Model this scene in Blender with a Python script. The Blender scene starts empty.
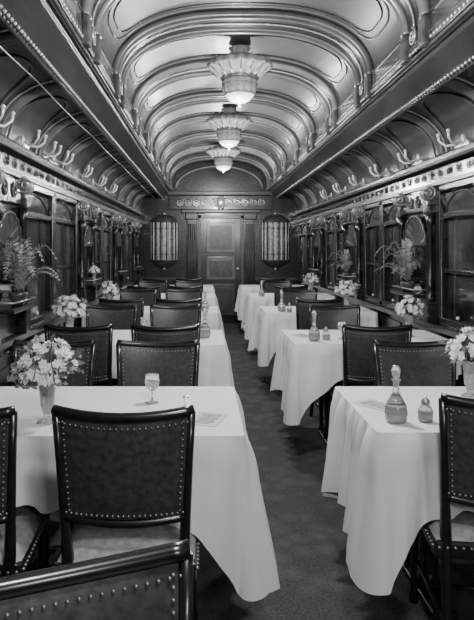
import bpy, bmesh, math, random
from mathutils import Vector, Matrix
random.seed(7)
pi=math.pi
XL,XR=-1.25,1.74      # side walls
XC=0.26               # car centre line
Y0,Y1=-1.6,11.4
TZ=0.75

# ---------------------------------------------------------------- materials
def mat(name,base,rough=0.5,metal=0.0,nscale=8,namt=0.25,bump=0.0,emit=0.0,stretch=(1,1,1),trans=0.0,spec=0.5,coat=0.0):
    m=bpy.data.materials.new(name); m.use_nodes=True
    nt=m.node_tree; b=nt.nodes['Principled BSDF']
    tc=nt.nodes.new('ShaderNodeTexCoord'); mp=nt.nodes.new('ShaderNodeMapping')
    mp.inputs['Scale'].default_value=stretch
    n=nt.nodes.new('ShaderNodeTexNoise'); n.inputs['Scale'].default_value=nscale; n.inputs['Detail'].default_value=6
    r=nt.nodes.new('ShaderNodeValToRGB')
    lo=base*(1-namt); hi=min(1,base*(1+namt))
    r.color_ramp.elements[0].position=0.3; r.color_ramp.elements[1].position=0.7
    r.color_ramp.elements[0].color=(lo,lo,lo,1); r.color_ramp.elements[1].color=(hi,hi,hi,1)
    nt.links.new(tc.outputs['Object'],mp.inputs['Vector']); nt.links.new(mp.outputs[0],n.inputs['Vector'])
    nt.links.new(n.outputs['Fac'],r.inputs['Fac']); nt.links.new(r.outputs['Color'],b.inputs['Base Color'])
    b.inputs['Roughness'].default_value=rough; b.inputs['Metallic'].default_value=metal
    b.inputs['Specular IOR Level'].default_value=spec
    if coat: b.inputs['Coat Weight'].default_value=coat; b.inputs['Coat Roughness'].default_value=0.12
    if trans: b.inputs['Transmission Weight'].default_value=trans
    if emit:
        nt.links.new(r.outputs['Color'],b.inputs['Emission Color']); b.inputs['Emission Strength'].default_value=emit
    if bump:
        bp=nt.nodes.new('ShaderNodeBump'); bp.inputs['Strength'].default_value=bump; bp.inputs['Distance'].default_value=0.01
        nt.links.new(n.outputs['Fac'],bp.inputs['Height']); nt.links.new(bp.outputs[0],b.inputs['Normal'])
    return m
WOOD=mat('dark_mahogany',0.014,0.25,nscale=14,namt=0.6,bump=0.06,stretch=(1,1,6),coat=0.4)
WOODL=mat('carved_wood',0.055,0.3,nscale=18,namt=0.5,bump=0.15)
CHW=mat('chair_wood',0.010,0.28,nscale=14,namt=0.4,coat=0.3)
BEAMM=mat('beam_wood',0.014,0.3,nscale=10,namt=0.4,stretch=(6,1,6),coat=0.25)
CEIL=mat('ceiling_paint',0.036,0.38,nscale=2.5,namt=0.5,bump=0.05,coat=0.06)
RIBM=mat('ceiling_rib_paint',0.11,0.3,nscale=6,namt=0.3,coat=0.25)
CEILD=mat('ceiling_panel_dark',0.014,0.32,nscale=4,namt=0.35,coat=0.15)
DECKM=mat('deck_panel',0.035,0.33,nscale=4,namt=0.5,coat=0.25)
GILT=mat('gilt_trim',0.40,0.32,metal=0.6,nscale=40,namt=0.3)
BRASS=mat('bright_brass',0.85,0.25,metal=0.6,nscale=20,namt=0.15)
HOOKM=mat('nickel_hook',0.9,0.35,metal=0.3,nscale=20,namt=0.1)
CLOTH=mat('table_linen',0.80,0.9,nscale=7,namt=0.04,bump=0.55,spec=0.1,stretch=(1,1,0.35))
LEATH=mat('leather',0.045,0.36,nscale=55,namt=0.4,bump=0.08)
LEATHS=mat('seat_leather',0.30,0.5,nscale=40,namt=0.3,bump=0.12)
STUD=mat('brass_stud',0.3,0.35,metal=0.6)
GLASSD=mat('window_glass_dusk',0.05,0.08,nscale=2.0,namt=0.9,coat=0.5)
GLASSL=mat('etched_glass',0.30,0.2,nscale=25,namt=0.6)
RODG=mat('glass_rod',0.8,0.15,nscale=30,namt=0.2)
MIRROR=mat('mirror_glass',0.35,0.05,metal=1.0,nscale=2,namt=0.2)
GLASS=mat('clear_glass',0.95,0.06,nscale=5,namt=0.03,trans=0.75)
LAMPG=mat('frosted_lamp_glass',0.5,0.3,nscale=30,namt=0.25,emit=0.03)
CANM=mat('canopy_plaster',0.36,0.4,nscale=30,namt=0.4)
PETAL=mat('petal',0.85,0.7,nscale=30,namt=0.15)
LEAF=mat('leaf',0.12,0.55,nscale=30,namt=0.4)
LEAFL=mat('fern_leaf',0.27,0.55,nscale=30,namt=0.5)
PAPER=mat('menu_paper',0.6,0.8,namt=0.04)
INK=mat('ink',0.06,0.7)
LIQ=mat('decanter_dark',0.08,0.1,namt=0.2)
def carpet():
    m=mat('carpet',0.075,0.95,nscale=90,namt=0.6,bump=0.4,spec=0.1)
    nt=m.node_tree; b=nt.nodes['Principled BSDF']
    tc=[n for n in nt.nodes if n.type=='TEX_COORD'][0]
    v=nt.nodes.new('ShaderNodeTexVoronoi'); v.inputs['Scale'].default_value=9
    r=nt.nodes.new('ShaderNodeValToRGB'); r.color_ramp.elements[0].color=(0.12,)*3+(1,); r.color_ramp.elements[1].color=(0.05,)*3+(1,)
    r.color_ramp.elements[1].position=0.6
    nt.links.new(tc.outputs['Object'],v.inputs['Vector']); nt.links.new(v.outputs['Distance'],r.inputs['Fac'])
    old=b.inputs['Base Color'].links[0].from_socket
    mx2=nt.nodes.new('ShaderNodeMixRGB'); mx2.inputs['Fac'].default_value=0.5
    nt.links.new(old,mx2.inputs[1]); nt.links.new(r.outputs['Color'],mx2.inputs[2]); nt.links.new(mx2.outputs[0],b.inputs['Base Color'])
    return m
CARPET=carpet()

# ---------------------------------------------------------------- mesh builder
class MB:
    def __init__(s): s.bm=bmesh.new(); s.mats=[]
    def mi(s,m):
        if m not in s.mats: s.mats.append(m)
        return s.mats.index(m)
    def face(s,vs,m,smooth=False):
        try: f=s.bm.faces.new(vs)
        except ValueError: return
        f.material_index=s.mi(m); f.smooth=smooth
    def box(s,x0,x1,y0,y1,z0,z1,m,bev=0.0):
        if x0>x1:x0,x1=x1,x0
        if y0>y1:y0,y1=y1,y0
        if z0>z1:z0,z1=z1,z0
        t=bmesh.new() if bev>0 else s.bm
        vs=[t.verts.new(p) for p in [(x0,y0,z0),(x1,y0,z0),(x1,y1,z0),(x0,y1,z0),(x0,y0,z1),(x1,y0,z1),(x1,y1,z1),(x0,y1,z1)]]
        for q in [(0,3,2,1),(4,5,6,7),(0,1,5,4),(1,2,6,5),(2,3,7,6),(3,0,4,7)]:
            f=t.faces.new([vs[i] for i in q])
            if bev<=0: f.material_index=s.mi(m)
        if bev>0:
            bev=min(bev,0.45*min(x1-x0,y1-y0,z1-z0))
            bmesh.ops.bevel(t,geom=t.edges[:],offset=bev,segments=2,affect='EDGES',profile=0.6)
            t.verts.index_update()
            nv=[s.bm.verts.new(v.co) for v in t.verts]
            for f in t.faces: s.face([nv[v.index] for v in f.verts],m)
            t.free()
    def tube(s,pts,r,m,seg=8,cap=True):
        pts=[Vector(p) for p in pts]; n=len(pts)
        rs=r if isinstance(r,(list,tuple)) else [r]*n
        rings=[]; up=None
        for i,p in enumerate(pts):
            t=(pts[min(i+1,n-1)]-pts[max(i-1,0)])
            if t.length<1e-9: t=Vector((0,0,1))
            t.normalize()
            if up is None:
                a=Vector((0,0,1)) if abs(t.z)<0.9 else Vector((1,0,0))
                up=(a-t*a.dot(t)).normalized()
            else:
                up=up-t*up.dot(t)
                if up.length<1e-6: up=t.orthogonal()
                up.normalize()
            w=t.cross(up)
            rings.append([s.bm.verts.new(p+(up*math.cos(2*pi*k/seg)+w*math.sin(2*pi*k/seg))*rs[i]) for k in range(seg)])
        for i in range(n-1):
            for k in range(seg):
                k2=(k+1)%seg
                s.face([rings[i][k],rings[i][k2],rings[i+1][k2],rings[i+1][k]],m,True)
        if cap:
            s.face(rings[0][::-1],m); s.face(rings[-1],m)
    def lathe(s,prof,c,m,seg=24,flute=0,famt=0.0):
        c=Vector(c); rings=[]
        for (r,z) in prof:
            ring=[]
            for k in range(seg):
                a=2*pi*k/seg; rr=r*(1+famt*math.cos(flute*a)) if flute else r
                rr=max(rr,0.0005)
                ring.append(s.bm.verts.new(c+Vector((rr*math.cos(a),rr*math.sin(a),z))))
            rings.append(ring)
        for i in range(len(rings)-1):
            for k in range(seg):
                k2=(k+1)%seg
                s.face([rings[i][k],rings[i][k2],rings[i+1][k2],rings[i+1][k]],m,True)
        s.face(rings[0][::-1],m); s.face(rings[-1],m)
    def ball(s,c,r,m,seg=8,rings=5,sc=(1,1,1)):
        c=Vector(c); R=[]
        top=s.bm.verts.new(c+Vector((0,0,r*sc[2]))); bot=s.bm.verts.new(c-Vector((0,0,r*sc[2])))
        for i in range(1,rings):
            a=pi*i/rings
            R.append([s.bm.verts.new(c+Vector((r*sc[0]*math.sin(a)*math.cos(2*pi*k/seg),r*sc[1]*math.sin(a)*math.sin(2*pi*k/seg),r*sc[2]*math.cos(a)))) for k in range(seg)])
        for k in range(seg):
            k2=(k+1)%seg
            s.face([top,R[0][k],R[0][k2]],m,True); s.face([bot,R[-1][k2],R[-1][k]],m,True)
            for i in range(len(R)-1): s.face([R[i][k],R[i+1][k],R[i+1][k2],R[i][k2]],m,True)
    def grid(s,fn,nu,nv,m,smooth=True):
        V=[[s.bm.verts.new(fn(i/nu,j/nv)) for j in range(nv+1)] for i in range(nu+1)]
        for i in range(nu):
            for j in range(nv):
                s.face([V[i][j],V[i+1][j],V[i+1][j+1],V[i][j+1]],m,smooth)
    def obj(s,name,loc=(0,0,0),rot=0,norm=True):
        me=bpy.data.meshes.new(name)
        if norm: bmesh.ops.recalc_face_normals(s.bm,faces=s.bm.faces[:])
        s.bm.to_mesh(me); s.bm.free()
        for m in s.mats: me.materials.append(m)
        return inst(me,name,loc,rot)
def inst(me,name,loc=(0,0,0),rot=0,sc=1):
    o=bpy.data.objects.new(name,me); bpy.context.collection.objects.link(o)
    o.location=loc; o.rotation_euler=(0,0,rot); o.scale=(sc,sc,sc); return o

# ---------------------------------------------------------------- floor
b=MB(); b.box(XL-0.2,XR+0.2,Y0-0.1,Y1+0.2,-0.08,0,CARPET); b.obj('floor')

# ---------------------------------------------------------------- side walls
ZS,ZW=0.82,1.84
def spiral(cx,cz,r0,turns,n=26,sx=1):
    out=[]
    for i in range(n+1):
        t=i/n; r=r0*(1-0.85*t); a=pi/2+2*pi*turns*t
        out.append((cx+sx*r*math.cos(a),cz+r*math.sin(a)))
    return out
wcount=[0]
LC=[-0.7,1.55,3.80,6.35,8.6,10.8]; RC=[-1.45,0.7,2.85,5.0,7.15,9.3]
def side(name,xw,s,centres,pw):
    inn=-s
    def X(d): return xw+inn*d
    b=MB()
    b.box(X(0),X(-0.14),Y0,Y1,0,ZS,WOOD)
    b.box(X(0),X(-0.14),Y0,Y1,ZW,2.06,WOOD)
    wins=[]
    prev=Y0
    for c in centres:
        y0,y1=c-pw/2,c+pw/2
        b.box(X(0),X(-0.14),max(y0,Y0),min(y1,Y1),ZS,ZW,WOOD)
        if y0-prev>0.3: wins.append((prev,y0))
        prev=y1
    if Y1-prev>0.3: wins.append((prev,Y1-0.0))
    y=Y0+0.1
    while y+0.6<Y1:
        b.box(X(0.0),X(0.012),y,y+0.6,0.2,0.72,WOOD,0.008)
        b.box(X(0.012),X(0.02),y+0.08,y+0.52,0.28,0.64,WOOD,0.006)
        y+=0.7
    b.obj('wall_'+name)
    t=MB()
    t.box(X(0),X(0.02),Y0,Y1,0.0,0.12,WOOD,0.004)
    t.obj('baseboard_'+name)
    t=MB()
    t.box(X(0),X(0.05),Y0,Y1,ZS-0.05,ZS,WOOD,0.01)
    t.box(X(0),X(0.03),Y0,Y1,ZW,ZW+0.03,WOODL,0.006)
    t.box(X(0),X(0.06),Y0,Y1,2.0,2.05,WOOD,0.012)
    t.tube([(X(0.06),Y0,1.995),(X(0.06),Y1,1.995)],0.010,WOODL)
    y=0.5; k=0
    while y<Y1-0.15:
        pts=[(X(0.010),y+q[0],q[1]) for q in spiral(0,1.93,0.035,1.6,18,1 if k%2 else -1)]
        t.tube(pts,0.005,WOOD,5)
        y+=0.17; k+=1
    t.obj('trim_frieze_'+name)
    for (a,e) in wins:
        if e<0.5: continue
        wcount[0]+=1
        w=MB(); mid=(a+e)/2
        f=0.045
        w.box(X(0.02),X(-0.06),a,a+f,ZS,ZW,WOOD,0.006); w.box(X(0.02),X(-0.06),e-f,e,ZS,ZW,WOOD,0.006)
        w.box(X(0.02),X(-0.06),mid-0.05,mid+0.05,ZS,ZW,WOOD,0.008)
        w.box(X(0.02),X(-0.06),a,e,ZS,ZS+f,WOOD,0.006); w.box(X(0.02),X(-0.06),a,e,ZW-f,ZW,WOOD,0.006)
        w.box(X(-0.045),X(-0.055),a,e,ZS,ZW,GLASSD)
        zt=1.60
        w.box(X(0.01),X(-0.05),a,e,zt,zt+0.035,WOOD,0.004)
        for (p,q) in ((a+f,mid-0.05),(mid+0.05,e-f)):
            w.box(X(-0.030),X(-0.044),p,q,zt+0.035,ZW-f,GLASSD)
            cy=(p+q)/2; hw=(q-p)/2-0.02
            w.tube([(X(-0.026),cy-hw*math.cos(pi*i/16),zt+0.04+0.14*math.sin(pi*i/16)) for i in range(17)],0.006,WOODL,5)
            w.tube([(X(0.0),p,ZS+f),(X(0.0),q,ZS+f),(X(0.0),q,zt),(X(0.0),p,zt),(X(0.0),p,ZS+f)],0.008,WOODL,5)
            w.box(X(-0.01),X(-0.04),p,q,1.20,1.225,WOOD,0.004)
            w.ball((X(0.0),(p+q)/2,ZS+f+0.03),0.014,BRASS)
        w.obj('window_%d'%wcount[0])
    for c in centres:
        if c<1 or c>Y1-0.4: continue
        n=MB(); h=pw/2-0.002
        def X(d): return xw+inn*(d+0.001)
        n.box(X(0.0),X(0.02),c-h,c+h,ZS,ZW-0.002,WOOD,0.005)
        n.box(X(0.021),X(0.026),c-h+0.13,c+h-0.13,1.04,1.38,MIRROR)
        for sg in (-1,1):
            yy=c+sg*(h-0.06)
            n.box(X(0.0),X(0.085),yy-0.05,yy+0.05,ZS,0.98,WOOD,0.008)
            n.box(X(0.0),X(0.085),yy-0.05,yy+0.05,1.64,1.70,WOOD,0.008)
            n.lathe([(0.036,0),(0.036,0.03),(0.023,0.05),(0.03,0.09),(0.03,0.14),(0.021,0.16),(0.025,0.3),(0.021,0.56),(0.03,0.58),(0.025,0.6),(0.04,0.66)],(X(0.048),yy,0.98),WOOD,16,8,0.06)
            for dy in (-0.022,0.022):
                pts=[(X(0.07)+inn*q[0],yy+dy,q[1]) for q in spiral(0,1.79,0.058,2.0,28,1)]
                n.tube(pts,0.009,GILT,6)
            n.box(X(0.0),X(0.07),yy-0.022,yy+0.022,1.70,1.83,WOODL,0.01)
        n.box(X(0.0),X(0.05),c-h+0.11,c+h-0.11,1.66,1.82,WOOD,0.008)
        for sg in (-1,1):
            n.tube([(X(0.055),c+sg*(0.09+q[0]),q[1]) for q in spiral(0,1.74,0.05,1.8,24)],0.006,WOODL,6)
        n.box(X(0.0),X(0.16),c-h+0.1,c+h-0.1,1.0,1.03,WOOD,0.008)
        n.tube([(X(0.02),c-h+0.14,1.06),(X(0.15),c-h+0.14,1.06),(X(0.15),c+h-0.14,1.06),(X(0.02),c+h-0.14,1.06)],0.005,GILT,6)
        R=h-0.13
        def shell(u,v,c=c,R=R):
            a=pi*u; rr=R*v
            return Vector((X(0.026+0.022*(v**1.5)+0.009*v*abs(math.sin(9*a))),c+rr*math.cos(a),1.40+rr*math.sin(a)*0.88))
        n.grid(shell,72,6,WOODL)
        n.tube([shell(i/36,1.0) for i in range(37)],0.009,WOODL,6)
        n.obj('shell_niche')
        def X(d): return xw+inn*d
side('right',XR,1,RC,0.8)
side('left',XL,-1,LC,0.72)
b=MB(); b.box(XL-0.14,XR+0.14,Y0-0.1,Y0,0,3.1,WOOD); b.obj('wall_back')

# ---------------------------------------------------------------- ceiling
BI,BO=0.90,1.09
HL=XC-XL; HR=XR-XC
def deck(s,t,inset=0.0):
    H=HR if s>0 else HL
    A=H-(BO-0.02)
    a=t*pi/2
    return (XC+s*((BO-0.02)+(A)*math.sin(a)-inset*math.sin(a)*1.0), 2.03+0.36*math.cos(a)-inset*math.cos(a))
def cler(t,inset=0.0):
    a=pi*t
    ca,sa=math.cos(a),math.sin(a)
    e=0.8
    x=XC-(BI-inset)*math.copysign(abs(ca)**e,ca); z=2.56+(0.46-inset)*abs(sa)**0.9
    return x,z
c=MB()
c.grid(lambda u,v:(cler(u)[0],Y0+(Y1-Y0)*v,cler(u)[1]),48,26,CEIL)
for s in (-1,1):
    c.grid(lambda u,v:(deck(s,u)[0],Y0+(Y1-Y0)*v,deck(s,u)[1]),14,26,DECKM)
    x=XC+s*BI
    c.box(x,x+s*0.03,Y0,Y1,2.40,2.60,CEILD)
c.obj('ceiling',norm=False)
r=MB()
RP=1.10; ys=[0.05+RP*k for k in range(11)]
for yc in ys:
    if yc>Y1-0.2: continue
    hw=0.15
    for dy in (-hw,hw):
        r.tube([(cler(i/48,0.02)[0],yc+dy,cler(i/48,0.02)[1]) for i in range(49)],0.034,RIBM,10)
    r.tube([(cler(i/48,0.03)[0],yc,cler(i/48,0.03)[1]) for i in range(49)],0.006,GILT,6)
    r.grid(lambda u,v:(cler(u,0.022)[0],yc-hw+2*hw*v,cler(u,0.022)[1]),48,1,CEILD)
    for s in (-1,1):
        x=XC+s*(BI-0.02)
        for dy in (-hw,hw):
            r.box(x-0.03,x+0.03,yc+dy-0.04,yc+dy+0.04,2.42,2.58,WOODL,0.01)
        pts=[(x-s*0.02,yc+q[0],q[1]) for q in spiral(0,2.52,0.05,1.8,24)]
        r.tube(pts,0.007,GILT,6)
r.obj('trim_ceiling_rib')
p=MB()
def loop_pts(t0,t1,y0,y1,rt,ry,f,n=12):
    pts=[]
    def seg(ta,ya,tb,yb,k=n): 
        for i in range(k): pts.append((ta+(tb-ta)*i/k,ya+(yb-ya)*i/k))
    def arc(ct,cy,a0):
        for i in range(8):
            a=a0+pi/2*i/8; pts.append((ct+rt*math.cos(a),cy+ry*math.sin(a)))
    seg(t0+rt,y0,t1-rt,y0,30); arc(t1-rt,y0+ry,-pi/2); seg(t1,y0+ry,t1,y1-ry); arc(t1-rt,y1-ry,0)
    seg(t1-rt,y1,t0+rt,y1,30); arc(t0+rt,y1-ry,pi/2); seg(t0,y1-ry,t0,y0+ry); arc(t0+rt,y0+ry,pi)
    pts.append(pts[0]); return [f(t,y) for t,y in pts]
for k in range(0,10):
    ya=0.05+RP*k+0.18; yb=ya+RP-0.36
    if yb>Y1-0.05: yb=Y1-0.1
    if yb-ya<0.4: continue
    g0=lambda d:(lambda t,y:(cler(t,d)[0],y,cler(t,d)[1]))
    p.tube(loop_pts(0.12,0.88,ya+0.08,yb-0.08,0.08,0.2,g0(0.003)),0.007,RIBM,6,False)
    p.tube(loop_pts(0.15,0.85,ya+0.13,yb-0.13,0.07,0.17,g0(0.003)),0.005,WOOD,5,False)
    for s in (-1,1):
        x=XC+s*(BI-0.004)
        for (u,v) in ((ya+0.03,yb-0.03),):
            p.box(x,x-s*0.012,u,v,2.44,2.58,GLASSD)
            p.tube([(x-s*0.012,u,2.44),(x-s*0.012,v,2.44),(x-s*0.012,v,2.58),(x-s*0.012,u,2.58),(x-s*0.012,u,2.44)],0.007,WOODL,5,False)
p.obj('trim_ceiling_panel')
d=MB()
for s,ph in ((-1,0.30),(1,0.20)):
    y=ph
    while y<Y1-0.05:
        d.tube([(deck(s,i/14,0.018)[0],y,deck(s,i/14,0.018)[1]) for i in range(15)],0.036,RIBM,10)
        for dy in (-0.055,0.055):
            d.tube([(deck(s,i/14,0.006)[0],y+dy,deck(s,i/14,0.006)[1]) for i in range(15)],0.008,GILT,6)
        if y+0.8<Y1:
            pts=[]
            for i in range(29):
                a=pi*i/28
                yy=y+0.43-0.29*math.cos(a); tt=0.97-0.78*math.sin(a)**0.5
                q=deck(s,tt,0.006); pts.append((q[0],yy,q[1]))
            d.tube(pts,0.008,RIBM,6)
        y+=0.86
d.obj('trim_deck_rib')
for s,nm in ((-1,'left'),(1,'right')):
    q=MB()
    def P(o,z): return (XC+s*o,z)
    prof=[P(0.885,2.60),P(0.885,2.50),P(0.90,2.48),P(0.90,2.42),P(0.93,2.385),P(1.05,2.31),P(1.09,2.31),P(1.11,2.34),P(1.11,2.44),P(0.98,2.60)]
    A=[q.bm.verts.new((x,Y0,z)) for x,z in prof]; B=[q.bm.verts.new((x,Y1,z)) for x,z in prof]
    for i in range(len(prof)):
        j=(i+1)%len(prof); q.face([A[i],A[j],B[j],B[i]],BEAMM)
    for (o,z,rr) in ((0.893,2.485,0.012),(0.895,2.425,0.010),(1.075,2.305,0.014)):
        q.tube([(XC+s*o,Y0,z),(XC+s*o,Y1,z)],rr,WOODL,8)
    y=0.8
    while y<Y1:
        q.ball((XC+s*0.885,y,2.455),0.013,GILT,7,4,(0.8,1,1))
        q.ball((XC+s*1.045,y,2.305),0.011,GILT,7,4)
        y+=0.045
    q.obj('ceiling_beam')
q=MB()
pts=[]
for i in range(0,61):
    y=0.3+ (Y1-0.4)*i/60
    pts.append((-0.925,y,2.30-0.012*math.sin(pi*((y/1.72)%1.0))))
q.tube(pts,0.004,HOOKM,5)
for k in range(7):
    y=0.3+1.72*k
    if y<Y1-0.1: q.tube([(-0.925,y,2.30),(-0.925,y,2.375)],0.004,GILT,5); 
q.obj('signal_cord')

# ---------------------------------------------------------------- end wall & door
e=MB()
e.box(XL-0.14,XR+0.14,Y1,Y1+0.12,0,3.1,WOOD)
for (x0,x1) in ((XL+0.04,-0.32),(0.90,XR-0.04)):
    e.box(x0,x1,Y1-0.015,Y1,0.12,0.75,WOOD,0.006)
    e.box(x0+0.1,x1-0.1,Y1-0.03,Y1-0.015,0.22,0.65,WOODL,0.006)
    e.box(x0,x1,Y1-0.04,Y1,0.78,0.84,WOODL,0.01)
e.obj('wall_end')
f=MB()
cx=0.29
for sg in (-1,1):
    x=cx+sg*0.53
    f.box(x-0.09,x+0.09,Y1-0.08,Y1,0,2.0,WOOD,0.01)
    f.box(x-0.11,x+0.11,Y1-0.1,Y1,0,0.25,WOODL,0.01)
    for k in range(4):
        f.tube([(x-0.055+k*0.037,Y1-0.085,0.3),(x-0.055+k*0.037,Y1-0.085,1.82)],0.011,WOODL,6)
    f.box(x-0.12,x+0.12,Y1-0.12,Y1,1.9,2.02,WOODL,0.015)
f.box(cx-0.72,cx+0.72,Y1-0.12,Y1,2.02,2.08,WOODL,0.012)
f.box(cx-0.95,cx+0.95,Y1-0.06,Y1,2.08,2.34,WOOD,0.01)
f.box(cx-0.98,cx+0.98,Y1-0.12,Y1,2.34,2.42,WOODL,0.015)
for k in range(-5,6):
    if k==0: continue
    sgn=1 if k>0 else -1
    pts=[(cx+k*0.15+sgn*u[0],Y1-0.07,u[1]) for u in spiral(0,2.21,0.075,1.8,24)]
    f.tube(pts,0.014,BRASS if abs(k)<4 else GILT,6)
f.ball((cx,Y1-0.07,2.21),0.09,BRASS,16,8,(1,0.35,1))
for k in range(10):
    a=2*pi*k/10
    f.ball((cx+0.1*math.cos(a),Y1-0.07,2.21+0.1*math.sin(a)),0.03,GILT,8,5,(1,0.5,1))
f.tube([(XC-0.8*math.cos(pi*i/30),Y1-0.03,2.46+0.42*math.sin(pi*i/30)) for i in range(31)],0.03,RIBM,8)
f.obj('trim_door_surround')
dr=MB()
ZD=Y1-0.001
dr.box(cx-0.42,cx+0.42,Y1-0.03,ZD,0.0,1.98,WOOD,0.004)
for x in (cx-0.42,cx+0.36):
    dr.box(x,x+0.06,Y1-0.06,Y1-0.03,0,1.98,WOODL,0.006)
dr.box(cx-0.42,cx+0.42,Y1-0.06,Y1-0.03,1.92,1.98,WOODL,0.006)
dr.box(cx-0.26,cx+0.26,Y1-0.045,Y1-0.03,1.30,1.85,RIBM,0.008)
dr.box(cx-0.20,cx+0.20,Y1-0.055,Y1-0.045,1.36,1.79,WOODL,0.008)
dr.box(cx-0.26,cx+0.26,Y1-0.045,Y1-0.03,0.80,1.22,RIBM,0.008)
dr.box(cx-0.20,cx+0.20,Y1-0.055,Y1-0.045,0.86,1.16,WOODL,0.008)
dr.box(cx-0.26,cx+0.26,Y1-0.045,Y1-0.03,0.15,0.72,WOODL,0.008)
dr.box(cx-0.20,cx+0.20,Y1-0.055,Y1-0.045,0.21,0.66,CEIL,0.008)
dr.ball((cx+0.31,Y1-0.07,1.0),0.028,BRASS,12,8)
dr.tube([(cx+0.31,Y1-0.03,1.0),(cx+0.31,Y1-0.07,1.0)],0.01,BRASS)
dr.obj('door_1')
def lantern(xc):
    w=MB(); W=0.24; D=0.13; z0,z1=1.15,1.86
    def bow(a,z,k=1.0): return Vector((xc-W*k*math.cos(a),Y1-0.01-D*k*math.sin(a),z))
    w.box(xc-W,xc+W,Y1-0.02,Y1-0.002,z0-0.05,z1+0.05,WOODL,0.008)
    w.grid(lambda u,v:bow(pi*u,z0+(z1-z0)*v,0.92),24,4,GLASSL)
    for z in (z0,z0+0.12,z1-0.12,z1):
        w.tube([bow(pi*i/24,z) for i in range(25)],0.016 if z in (z0,z1) else 0.008,WOODL,8)
    for i in range(1,14):
        a=pi*i/14
        w.tube([bow(a,z0),bow(a,z1)],0.010,RODG if i%2 else WOOD,6)
    w.grid(lambda u,v:bow(pi*u,z1+0.13*math.sin(v*pi/2),math.cos(v*pi/2)*0.98+0.01),24,6,WOODL)
    w.grid(lambda u,v:bow(pi*u,z0-0.15*v,1-0.85*v**1.5),24,6,WOODL)
    w.ball((xc,Y1-0.03,z1+0.15),0.03,GILT,10,6); w.ball((xc,Y1-0.04,z0-0.16),0.03,GILT,10,6)
    w.obj('wall_lantern')
lantern(-0.75); lantern(1.29)

# ---------------------------------------------------------------- ceiling lamps
L=MB()
L.lathe([(0.09,0.10),(0.07,0.07),(0.08,0.03),(0.15,0.01),(0.21,0.0),(0.25,-0.02),(0.262,-0.045),(0.250,-0.065),(0.22,-0.085),(0.19,-0.11),(0.165,-0.135),(0.15,-0.145)],(0,0,0),CANM,96,16,0.035)
for k in range(16):
    a=2*pi*k/16
    L.ball((0.248*math.cos(a),0.248*math.sin(a),-0.05),0.016,GILT,8,5,(1,1,0.8))
    L.tube([(0.245*math.cos(a),0.245*math.sin(a),-0.07),(0.19*math.cos(a),0.19*math.sin(a),-0.115),(0.155*math.cos(a),0.155*math.sin(a),-0.145)],0.008,GILT,6)
L.lathe([(0.145,-0.14),(0.158,-0.15),(0.145,-0.162)],(0,0,0),GILT,32)
L.lathe([(0.138,-0.16),(0.142,-0.19),(0.136,-0.235),(0.118,-0.28),(0.085,-0.32),(0.04,-0.342)],(0,0,0),LAMPG,96,12,0.02)
for z,rr in ((-0.20,0.143),(-0.28,0.120)):
    L.lathe([(rr-0.006,z-0.003),(rr+0.003,z),(rr-0.006,z+0.003)],(0,0,0),WOODL,32)
L.lathe([(0.035,-0.34),(0.022,-0.35),(0.012,-0.36),(0.014,-0.368),(0.004,-0.376)],(0,0,0),BRASS,16)
lo=L.obj('ceiling_lamp',(XC+0.02,5.03,2.90))
for y in (0.63,2.83,7.23,9.43): inst(lo.data,'ceiling_lamp',(XC+0.02,y,2.90))

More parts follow.
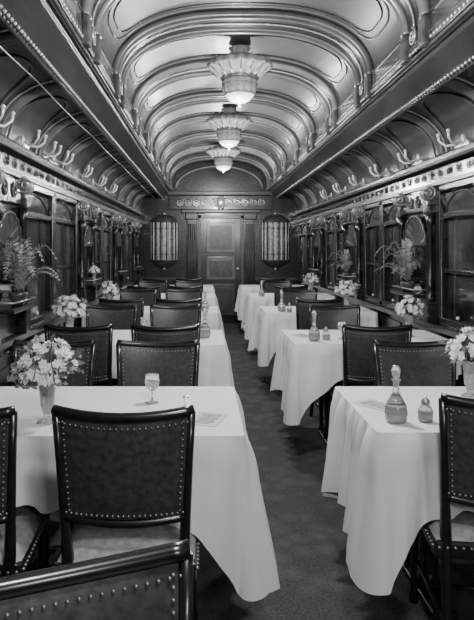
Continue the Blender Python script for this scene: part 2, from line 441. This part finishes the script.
# ---------------------------------------------------------------- chairs (faces +Y)
def make_chair():
    h=MB(); W=0.20
    def back(u,z):
        t=(z-0.45)/0.45
        return Vector((u*W*(0.88+0.12*t),-0.20-0.055*t-0.03*(1-u*u),z))
    for sg in (-1,1):
        h.tube([(sg*0.19,-0.27,0.0),(sg*0.180,-0.235,0.15),(sg*0.175,-0.205,0.32),(sg*0.176,-0.20,0.45),back(sg,0.58),back(sg,0.75),back(sg,0.90)],[0.014,0.016,0.019,0.019,0.015,0.013,0.013],CHW,8)
        h.tube([(sg*0.195,0.20,0.0),(sg*0.195,0.20,0.03),(sg*0.195,0.20,0.06),(sg*0.195,0.20,0.2),(sg*0.195,0.20,0.33),(sg*0.195,0.20,0.36),(sg*0.195,0.20,0.42)],[0.018,0.018,0.012,0.016,0.022,0.014,0.022],CHW,10)
        h.tube([(sg*0.192,0.20,0.17),(sg*0.184,-0.23,0.17)],0.009,CHW,6)
    h.tube([(-0.19,0.0,0.17),(0.19,0.0,0.17)],0.009,CHW,6)
    h.box(-0.215,0.215,-0.215,0.225,0.37,0.43,CHW,0.012)
    def seat(u,v):
        x=(u-0.5)*2; y=(v-0.5)*2
        dome=(1-x**6)*(1-y**6)
        return Vector((x*0.212,0.005+y*0.215,0.425+(0.045*dome**0.6 if dome>1e-9 else 0)))
    h.grid(seat,18,18,LEATHS)
    for k in range(17):
        u=-0.2+0.4*k/16
        h.ball((u,-0.217,0.41),0.006,STUD,6,4); h.ball((u,0.227,0.41),0.006,STUD,6,4)
        h.ball((-0.217,u,0.41),0.006,STUD,6,4); h.ball((0.217,u,0.41),0.006,STUD,6,4)
    n=16
    top=lambda u:0.887+0.016*u*u
    h.tube([back(-1.03+2.06*i/n,top(-1.03+2.06*i/n)) for i in range(n+1)],0.0155,CHW,10)
    h.tube([back(-1+2*i/n,0.575-0.012*(1-(2*i/n-1)**2)) for i in range(n+1)],0.014,CHW,8)
    for off in (-0.014,0.014):
        def panel(u,v,off=off):
            uu=-0.95+1.9*u; z=0.58+(top(uu)-0.010-0.58)*v
            bulge=(1-abs(2*u-1)**4)*(1-abs(2*v-1)**4)
            p_=back(uu,z); p_.y+=off*(0.35+0.75*bulge); return p_
        h.grid(panel,12,10,LEATH)
        for k in range(23):
            t=k/22
            h.ball(panel(t,0.035)+Vector((0,0.003*(1 if off>0 else -1),0)),0.0045,STUD,5,4)
            h.ball(panel(t,0.93)+Vector((0,0.003*(1 if off>0 else -1),0)),0.0035,STUD,5,4)
        for k in range(1,17):
            t=k/17
            for q in (panel(0.03,t),panel(0.97,t)):
                h.ball(q+Vector((0,0.002*(1 if off>0 else -1),0)),0.0035,STUD,5,4)
    return h
ch=make_chair().obj('dining_chair',(-0.24,2.08,0))
def chair(x,y,rot=0): return inst(ch.data,'dining_chair',(x,y,0),rot)
PT=1.95
chair(-0.775,2.06,math.radians(3))
for k in range(5):
    o=k*PT
    if k>0:
        chair(-0.24,2.08+o); chair(-0.76,2.08+o,math.radians(random.uniform(-3,3)))
    if k<4:
        chair(-0.24,2.87+o,pi+math.radians(random.uniform(-2,2))); chair(-0.77,2.87+o,pi+math.radians(random.uniform(-3,3)))
    if k<5:
        if k>0: chair(1.06,2.08+o,math.radians(random.uniform(-3,3)))
        if k<4: chair(1.06,2.87+o,pi+math.radians(random.uniform(-3,3)))
chair(0.985,2.20,math.radians(-7))
chair(-0.115,0.665,pi+math.radians(23))

# ---------------------------------------------------------------- tables and cloths
def cloth(x0,x1,y0,y1,aisle,seed,extra=0.0):
    rnd=random.Random(seed); ph=[rnd.uniform(0,6.28) for _ in range(8)]
    b=MB(); rad=0.015
    P=[]
    def seg(ax,ay,bx,by,nx,ny,n):
        for i in range(n):
            t=(i+0.5)/n; P.append((ax+(bx-ax)*t,ay+(by-ay)*t,nx,ny))
    def arc(cx,cy,a0,n=9):
        for i in range(n+1):
            a=a0+pi/2*i/n; P.append((cx+rad*math.cos(a),cy+rad*math.sin(a),math.cos(a),math.sin(a)))
    seg(x0+rad,y0,x1-rad,y0,0,-1,100); arc(x1-rad,y0+rad,-pi/2); seg(x1,y0+rad,x1,y1-rad,1,0,90); arc(x1-rad,y1-rad,0)
    seg(x1-rad,y1,x0+rad,y1,0,1,100); arc(x0+rad,y1-rad,pi/2); seg(x0,y1-rad,x0,y0+rad,-1,0,90); arc(x0+rad,y0+rad,pi)
    xa=x0 if aisle<0 else x1; xb=x1 if aisle<0 else x0
    n=len(P); rows=16; V=[]
    for j in range(rows+1):
        t=j/rows; ring=[]
        for (x,y,nx,ny) in P:
            dc=min(math.hypot(x-xa,y-y0),math.hypot(x-xa,y-y1)); 
            dw=abs(x-xb)
            onA=abs(x-xa)<0.03
            drop=0.225+(0.30+extra)*math.exp(-(dc/0.13)**1.2)
            if onA: drop=max(drop,0.36+(0.165+extra)*math.exp(-(dc/0.16)))
            if dw<0.03: drop=0.2
            w=math.exp(-(dc/0.22)); s_=x*1.0+y*1.3
            def pl(f,p):   # soft-crested pleat profile
                q=math.sin(f*s_+p+1.1*math.sin(6*s_+ph[5])+0.5*t)
                return 1-2*abs(q)**1.2
            sm=math.sin(9*s_+ph[4])
            rip=0.026*pl(12,ph[0])*(0.7+0.3*sm)+0.011*pl(25,ph[1])+0.026*w*pl(19,ph[2])
            if onA: rip=rip*1.45
            out=(t**0.65)*(0.032+rip+0.045*w) + (0.006*math.sin(pi*min(1,t*3)))
            out=max(out,0.002)
            if dw<0.03: out=t*0.01
            fold=0.02*math.sin(23*s_+ph[3])*t*(1-w)
            hem=0.014*math.sin(15*s_+ph[4])+0.006*math.sin(33*s_+ph[7])
            zz=TZ-(drop+hem)*t
            if t==0: zz=TZ
            ring.append(b.bm.verts.new((x+nx*out-ny*fold*0.4,y+ny*out+nx*fold*0.4,zz)))
        V.append(ring)
    for j in range(rows):
        for k in range(n):
            k2=(k+1)%n; b.face([V[j][k],V[j][k2],V[j+1][k2],V[j+1][k]],CLOTH,j>0)
    b.face(V[0][:],CLOTH)
    return b
def table(x0,x1,y0,y1,aisle):
    b=MB()
    b.box(x0+0.01,x1-0.01,y0+0.01,y1-0.01,TZ-0.035,TZ-0.003,WOOD,0.004)
    xs=x0+0.3 if aisle<0 else x1-0.3
    ym=(y0+y1)/2
    b.tube([(xs,ym,0.02),(xs,ym,0.1),(xs,ym,0.3),(xs,ym,0.6),(xs,ym,TZ-0.03)],[0.05,0.035,0.045,0.035,0.06],WOOD,12)
    b.box(xs-0.05,xs+0.05,ym-0.18,ym+0.18,0,0.03,WOOD,0.008)
    xw=x1-0.03 if aisle<0 else x0+0.03
    b.box(xw-0.015,xw+0.015,y0+0.15,y1-0.15,0.1,TZ-0.03,WOOD,0.004)
    return b
for k in range(5):
    y0=2.12+k*PT; y1=y0+0.70
    table(0.59,1.68,y0,y1,-1).obj('dining_table'); cloth(0.59,1.68,y0,y1,-1,k+1).obj('tablecloth')
    table(-1.19,0.13,y0-0.04,y1,1).obj('dining_table'); cloth(-1.19,0.13,y0-0.04,y1,1,k+31,0.04).obj('tablecloth')

# ---------------------------------------------------------------- table ware
T=TZ+0.001
dk=MB()
dk.lathe([(0.030,0),(0.036,0.01),(0.040,0.035),(0.037,0.06),(0.024,0.085),(0.012,0.105),(0.010,0.145),(0.018,0.155),(0.012,0.157)],(0,0,0),GLASS,28,14,0.03)
dk.lathe([(0.026,0.006),(0.032,0.015),(0.035,0.035),(0.032,0.05),(0.001,0.052)],(0,0,0),LIQ,20)
dk.lathe([(0.009,0.15),(0.010,0.16),(0.015,0.175),(0.017,0.188),(0.010,0.203),(0.002,0.206)],(0,0,0),GLASS,16,8,0.08)
for z in (0.07,0.1): dk.lathe([(0.031 if z<0.08 else 0.014,z-0.003),(0.034 if z<0.08 else 0.017,z),(0.031 if z<0.08 else 0.014,z+0.003)],(0,0,0),LIQ,24)
D=dk.obj('glass_decanter',(0.69,2.24,T))
for (x,y) in ((0.74,4.2),(0.76,6.15),(0.74,8.1),(0.0,4.35),(0.0,6.2)): inst(D.data,'glass_decanter',(x,y,T))
cr=MB()
cr.lathe([(0.020,0),(0.026,0.005),(0.027,0.04),(0.018,0.055),(0.012,0.06)],(0,0,0),GLASS,20)
cr.lathe([(0.018,0.004),(0.022,0.008),(0.022,0.032),(0.001,0.034)],(0,0,0),LIQ,16)
cr.lathe([(0.013,0.058),(0.016,0.062),(0.015,0.075),(0.006,0.086),(0.002,0.092)],(0,0,0),GILT,16)
C=cr.obj('salt_cruet',(0.80,2.25,T))
for (x,y) in ((0.83,4.25),(0.83,6.1)): inst(C.data,'salt_cruet',(x,y,T))
g=MB()
g.lathe([(0.028,0),(0.028,0.003),(0.005,0.007),(0.004,0.045),(0.01,0.05),(0.026,0.065),(0.03,0.09),(0.027,0.115)],(0,0,0),GLASS,24)
G=g.obj('wine_glass',(-0.215,2.52,T))
for (x,y) in ((0.95,4.3),(-0.45,4.6)): inst(G.data,'wine_glass',(x,y,T))
mn=MB()
mn.box(-0.055,0.055,-0.085,0.085,0,0.0015,PAPER)
for i in range(9):
    y=-0.065+i*0.015; w=0.038 if i%3 else 0.028
    mn.box(-w,w,y,y+0.005,0.0015,0.002,INK)
M=mn.obj('menu_card',(0.69,2.48,T),math.radians(35))
inst(M.data,'menu_card',(0.01,2.28,T),math.radians(-18)); inst(M.data,'menu_card',(0.70,4.45,T),math.radians(25))
ct=MB()
ct.tube([(0,-0.09,0.004),(0,0.0,0.006),(0,0.03,0.004)],[0.005,0.003,0.003],BRASS,6)
ct.ball((0,0.055,0.005),0.014,BRASS,10,6,(1,1.8,0.25))
K=ct.obj('table_spoon',(0.90,2.28,T))
for (x,y) in ((-0.08,2.56),(0.93,4.2)): inst(K.data,'table_spoon',(x,y,T))

def bouquet(seed,R=0.11,n=34):
    rnd=random.Random(seed); f=MB()
    f.lathe([(0.035,0),(0.038,0.006),(0.012,0.018),(0.014,0.03),(0.024,0.06),(0.028,0.11),(0.036,0.15),(0.040,0.155)],(0,0,0),GLASS,24)
    cz=0.20
    for i in range(n):
        a=rnd.uniform(0,2*pi); ph=math.acos(rnd.uniform(-0.35,1)); rr=R*rnd.uniform(0.7,1.05)
        c=Vector((rr*math.sin(ph)*math.cos(a),rr*math.sin(ph)*math.sin(a),cz+rr*0.8*math.cos(ph)))
        f.tube([(c.x*0.08,c.y*0.08,0.10),(c.x*0.4,c.y*0.4,0.17),c],0.0022,LEAF,4)
        d=(c-Vector((0,0,cz-0.03))).normalized(); u=d.orthogonal().normalized(); w=d.cross(u)
        s=rnd.uniform(0.013,0.023)
        if i%5==4:
            tip=c+d*0.05+Vector((0,0,-0.01))
            v=[f.bm.verts.new(q) for q in (c,c+d*0.025+u*0.014,tip,c+d*0.025-u*0.014)]
            f.face(v,LEAF); continue
        f.ball(c,s*0.45,PETAL,6,4)
        for ring,(np_,tilt,sc) in enumerate(((6,0.25,1.0),(5,0.75,0.7))):
            for k in range(np_):
                b_=2*pi*k/np_+ring*0.5; rd=u*math.cos(b_)+w*math.sin(b_); td=-u*math.sin(b_)+w*math.cos(b_)
                m_=c+(rd*math.cos(tilt)+d*math.sin(tilt))*s*sc*0.7; tp=c+(rd*math.cos(tilt)+d*math.sin(tilt))*s*sc*1.3
                v=[f.bm.verts.new(q) for q in (c,m_+td*s*0.5*sc,tp+d*s*0.1,m_-td*s*0.5*sc)]
                f.face(v,PETAL)
    for i in range(20):
        a=rnd.uniform(0,2*pi); l=R*rnd.uniform(0.9,1.35)
        p=[Vector((math.cos(a)*l*t,math.sin(a)*l*t,0.13+0.09*math.sin(t*2.8))) for t in (0.1,0.4,0.7,1.0)]
        f.tube(p,0.002,LEAF,4)
        for q in p[1:]:
            for sg in (-1,1):
                sd=Vector((-math.sin(a),math.cos(a),0))*sg*0.025
                v=[f.bm.verts.new(z) for z in (q,q+sd*0.5+Vector((0,0,0.008)),q+sd+Vector((0,0,-0.005)),q+sd*0.5-Vector((0,0,0.008)))]
                f.face(v,LEAFL)
    return f
F=bouquet(3,0.115,90).obj('flower_vase',(-0.57,2.24,T))
F2=bouquet(9,0.10,60).obj('flower_vase',(1.12,2.62,T))
inst(F2.data,'flower_vase',(1.45,4.4,T)); inst(F.data,'flower_vase',(1.45,6.35,T)); inst(F.data,'flower_vase',(-0.95,4.35,T),1.0); inst(F2.data,'flower_vase',(-0.98,6.3,T),2.0); inst(F2.data,'flower_vase',(1.42,8.3,T),2.0)
inst(F2.data,'flower_vase',(XL+0.115,6.35,1.032),1.0,0.58)

def fern(seed,n=30,L0=0.33):
    rnd=random.Random(seed); f=MB()
    f.lathe([(0.035,0),(0.04,0.005),(0.055,0.05),(0.058,0.075),(0.05,0.078),(0.045,0.07),(0.001,0.068)],(0,0,0),WOODL,20)
    for i in range(n):
        a=2*pi*i/n*2.4+rnd.uniform(-0.3,0.3); l=L0*rnd.uniform(0.5,1.0); h=rnd.uniform(0.14,0.36)
        kx=0.12 if math.cos(a)>0 else 0.8
        P=[]
        for k in range(15):
            t=k/14; P.append(Vector((math.cos(a)*l*t*kx,math.sin(a)*l*t*0.85,0.07+h*math.sin(t*2.2)-0.03*t*t)))
        f.tube(P,0.0018,LEAFL,4)
        for k in range(1,15):
            w=0.040*math.sin(pi*(k/15)**0.7)+0.008
            fw=(P[k]-P[k-1]).normalized()
            ax=(Vector((-math.sin(a),math.cos(a),0))+Vector((0,0.2,0.35))*(1 if i%2 else -1)*0.6).normalized()
            for sg in (-1,1):
                dd=(ax*sg+fw*0.55).normalized()
                q=P[k]
                v=[f.bm.verts.new(z) for z in (q,q+dd*w*0.5+fw*0.007,q+dd*w,q+dd*w*0.5-fw*0.007)]
                for vv in v: vv.co.x=min(vv.co.x,0.045)
                f.face(v,LEAFL)
    return f
FR=fern(5).obj('potted_fern',(XR-0.105,5.0,1.032))
inst(FR.data,'potted_fern',(XR-0.105,7.15,1.032),0,0.8)
inst(FR.data,'potted_fern',(XL+0.105,3.80,1.032),pi)
inst(FR.data,'potted_fern',(XL+0.105,1.55,1.032),pi)

hk=MB()
hk.ball((0.0,0,0),0.018,HOOKM,10,6,(0.4,1,1.5))
for sg in (-1,1):
    hk.tube([(0.0,0,0.0),(0.03,sg*0.018,-0.022),(0.065,sg*0.042,-0.025),(0.09,sg*0.06,0.0),(0.095,sg*0.064,0.03)],[0.008,0.007,0.006,0.006,0.007],HOOKM,8)
    hk.ball((0.095,sg*0.064,0.034),0.010,HOOKM,8,6)
H=None
for y in (3.44,4.16,4.60,5.02,5.90,6.75,7.6):
    inst(hk.obj('coat_hook').data if H is None else H,'coat_hook',(XL+0.03,y,2.10),0,1.35) if H is not None else None
    if H is None:
        o=hk.obj('coat_hook',(XL+0.03,y,2.10)); o.scale=(1.35,)*3; H=o.data
for y in (4.12,4.98,5.85,6.70,7.55,8.4): inst(H,'coat_hook',(XR-0.03,y,2.10),pi,1.35)

# ---------------------------------------------------------------- lights
def light(t,loc,power,size=0.2,rot=None):
    l=bpy.data.lights.new('lamp_or_fill_light',t); l.energy=power
    if t=='POINT': l.shadow_soft_size=size
    else: l.shape='RECTANGLE'; l.size=size[0]; l.size_y=size[1]
    o=bpy.data.objects.new('lamp_or_fill_light',l); bpy.context.collection.objects.link(o); o.location=loc
    if rot: o.rotation_euler=rot
for y,pw in ((0.63,84),(2.83,92),(5.03,78),(7.23,76),(9.43,80)):
    light('POINT',(XC+0.02,y,2.30),pw,0.09)
light('AREA',(1.2,-1.3,2.0),30,(0.6,0.6),(math.radians(80),0,math.radians(12)))  # added fill behind the camera to brighten the cloth fronts, not a car lamp
w=bpy.data.worlds.new('world'); bpy.context.scene.world=w; w.use_nodes=True
w.node_tree.nodes['Background'].inputs[0].default_value=(0.5,0.5,0.5,1); w.node_tree.nodes['Background'].inputs[1].default_value=0.3

cam=bpy.data.cameras.new('camera'); co=bpy.data.objects.new('camera',cam); bpy.context.collection.objects.link(co)
co.location=(0,0,1.38); co.rotation_euler=(pi/2,0,0); cam.lens=36; cam.sensor_width=36; cam.sensor_fit='AUTO'
cam.shift_x=0.0516; cam.shift_y=-0.1; cam.clip_start=0.02
bpy.context.scene.camera=co
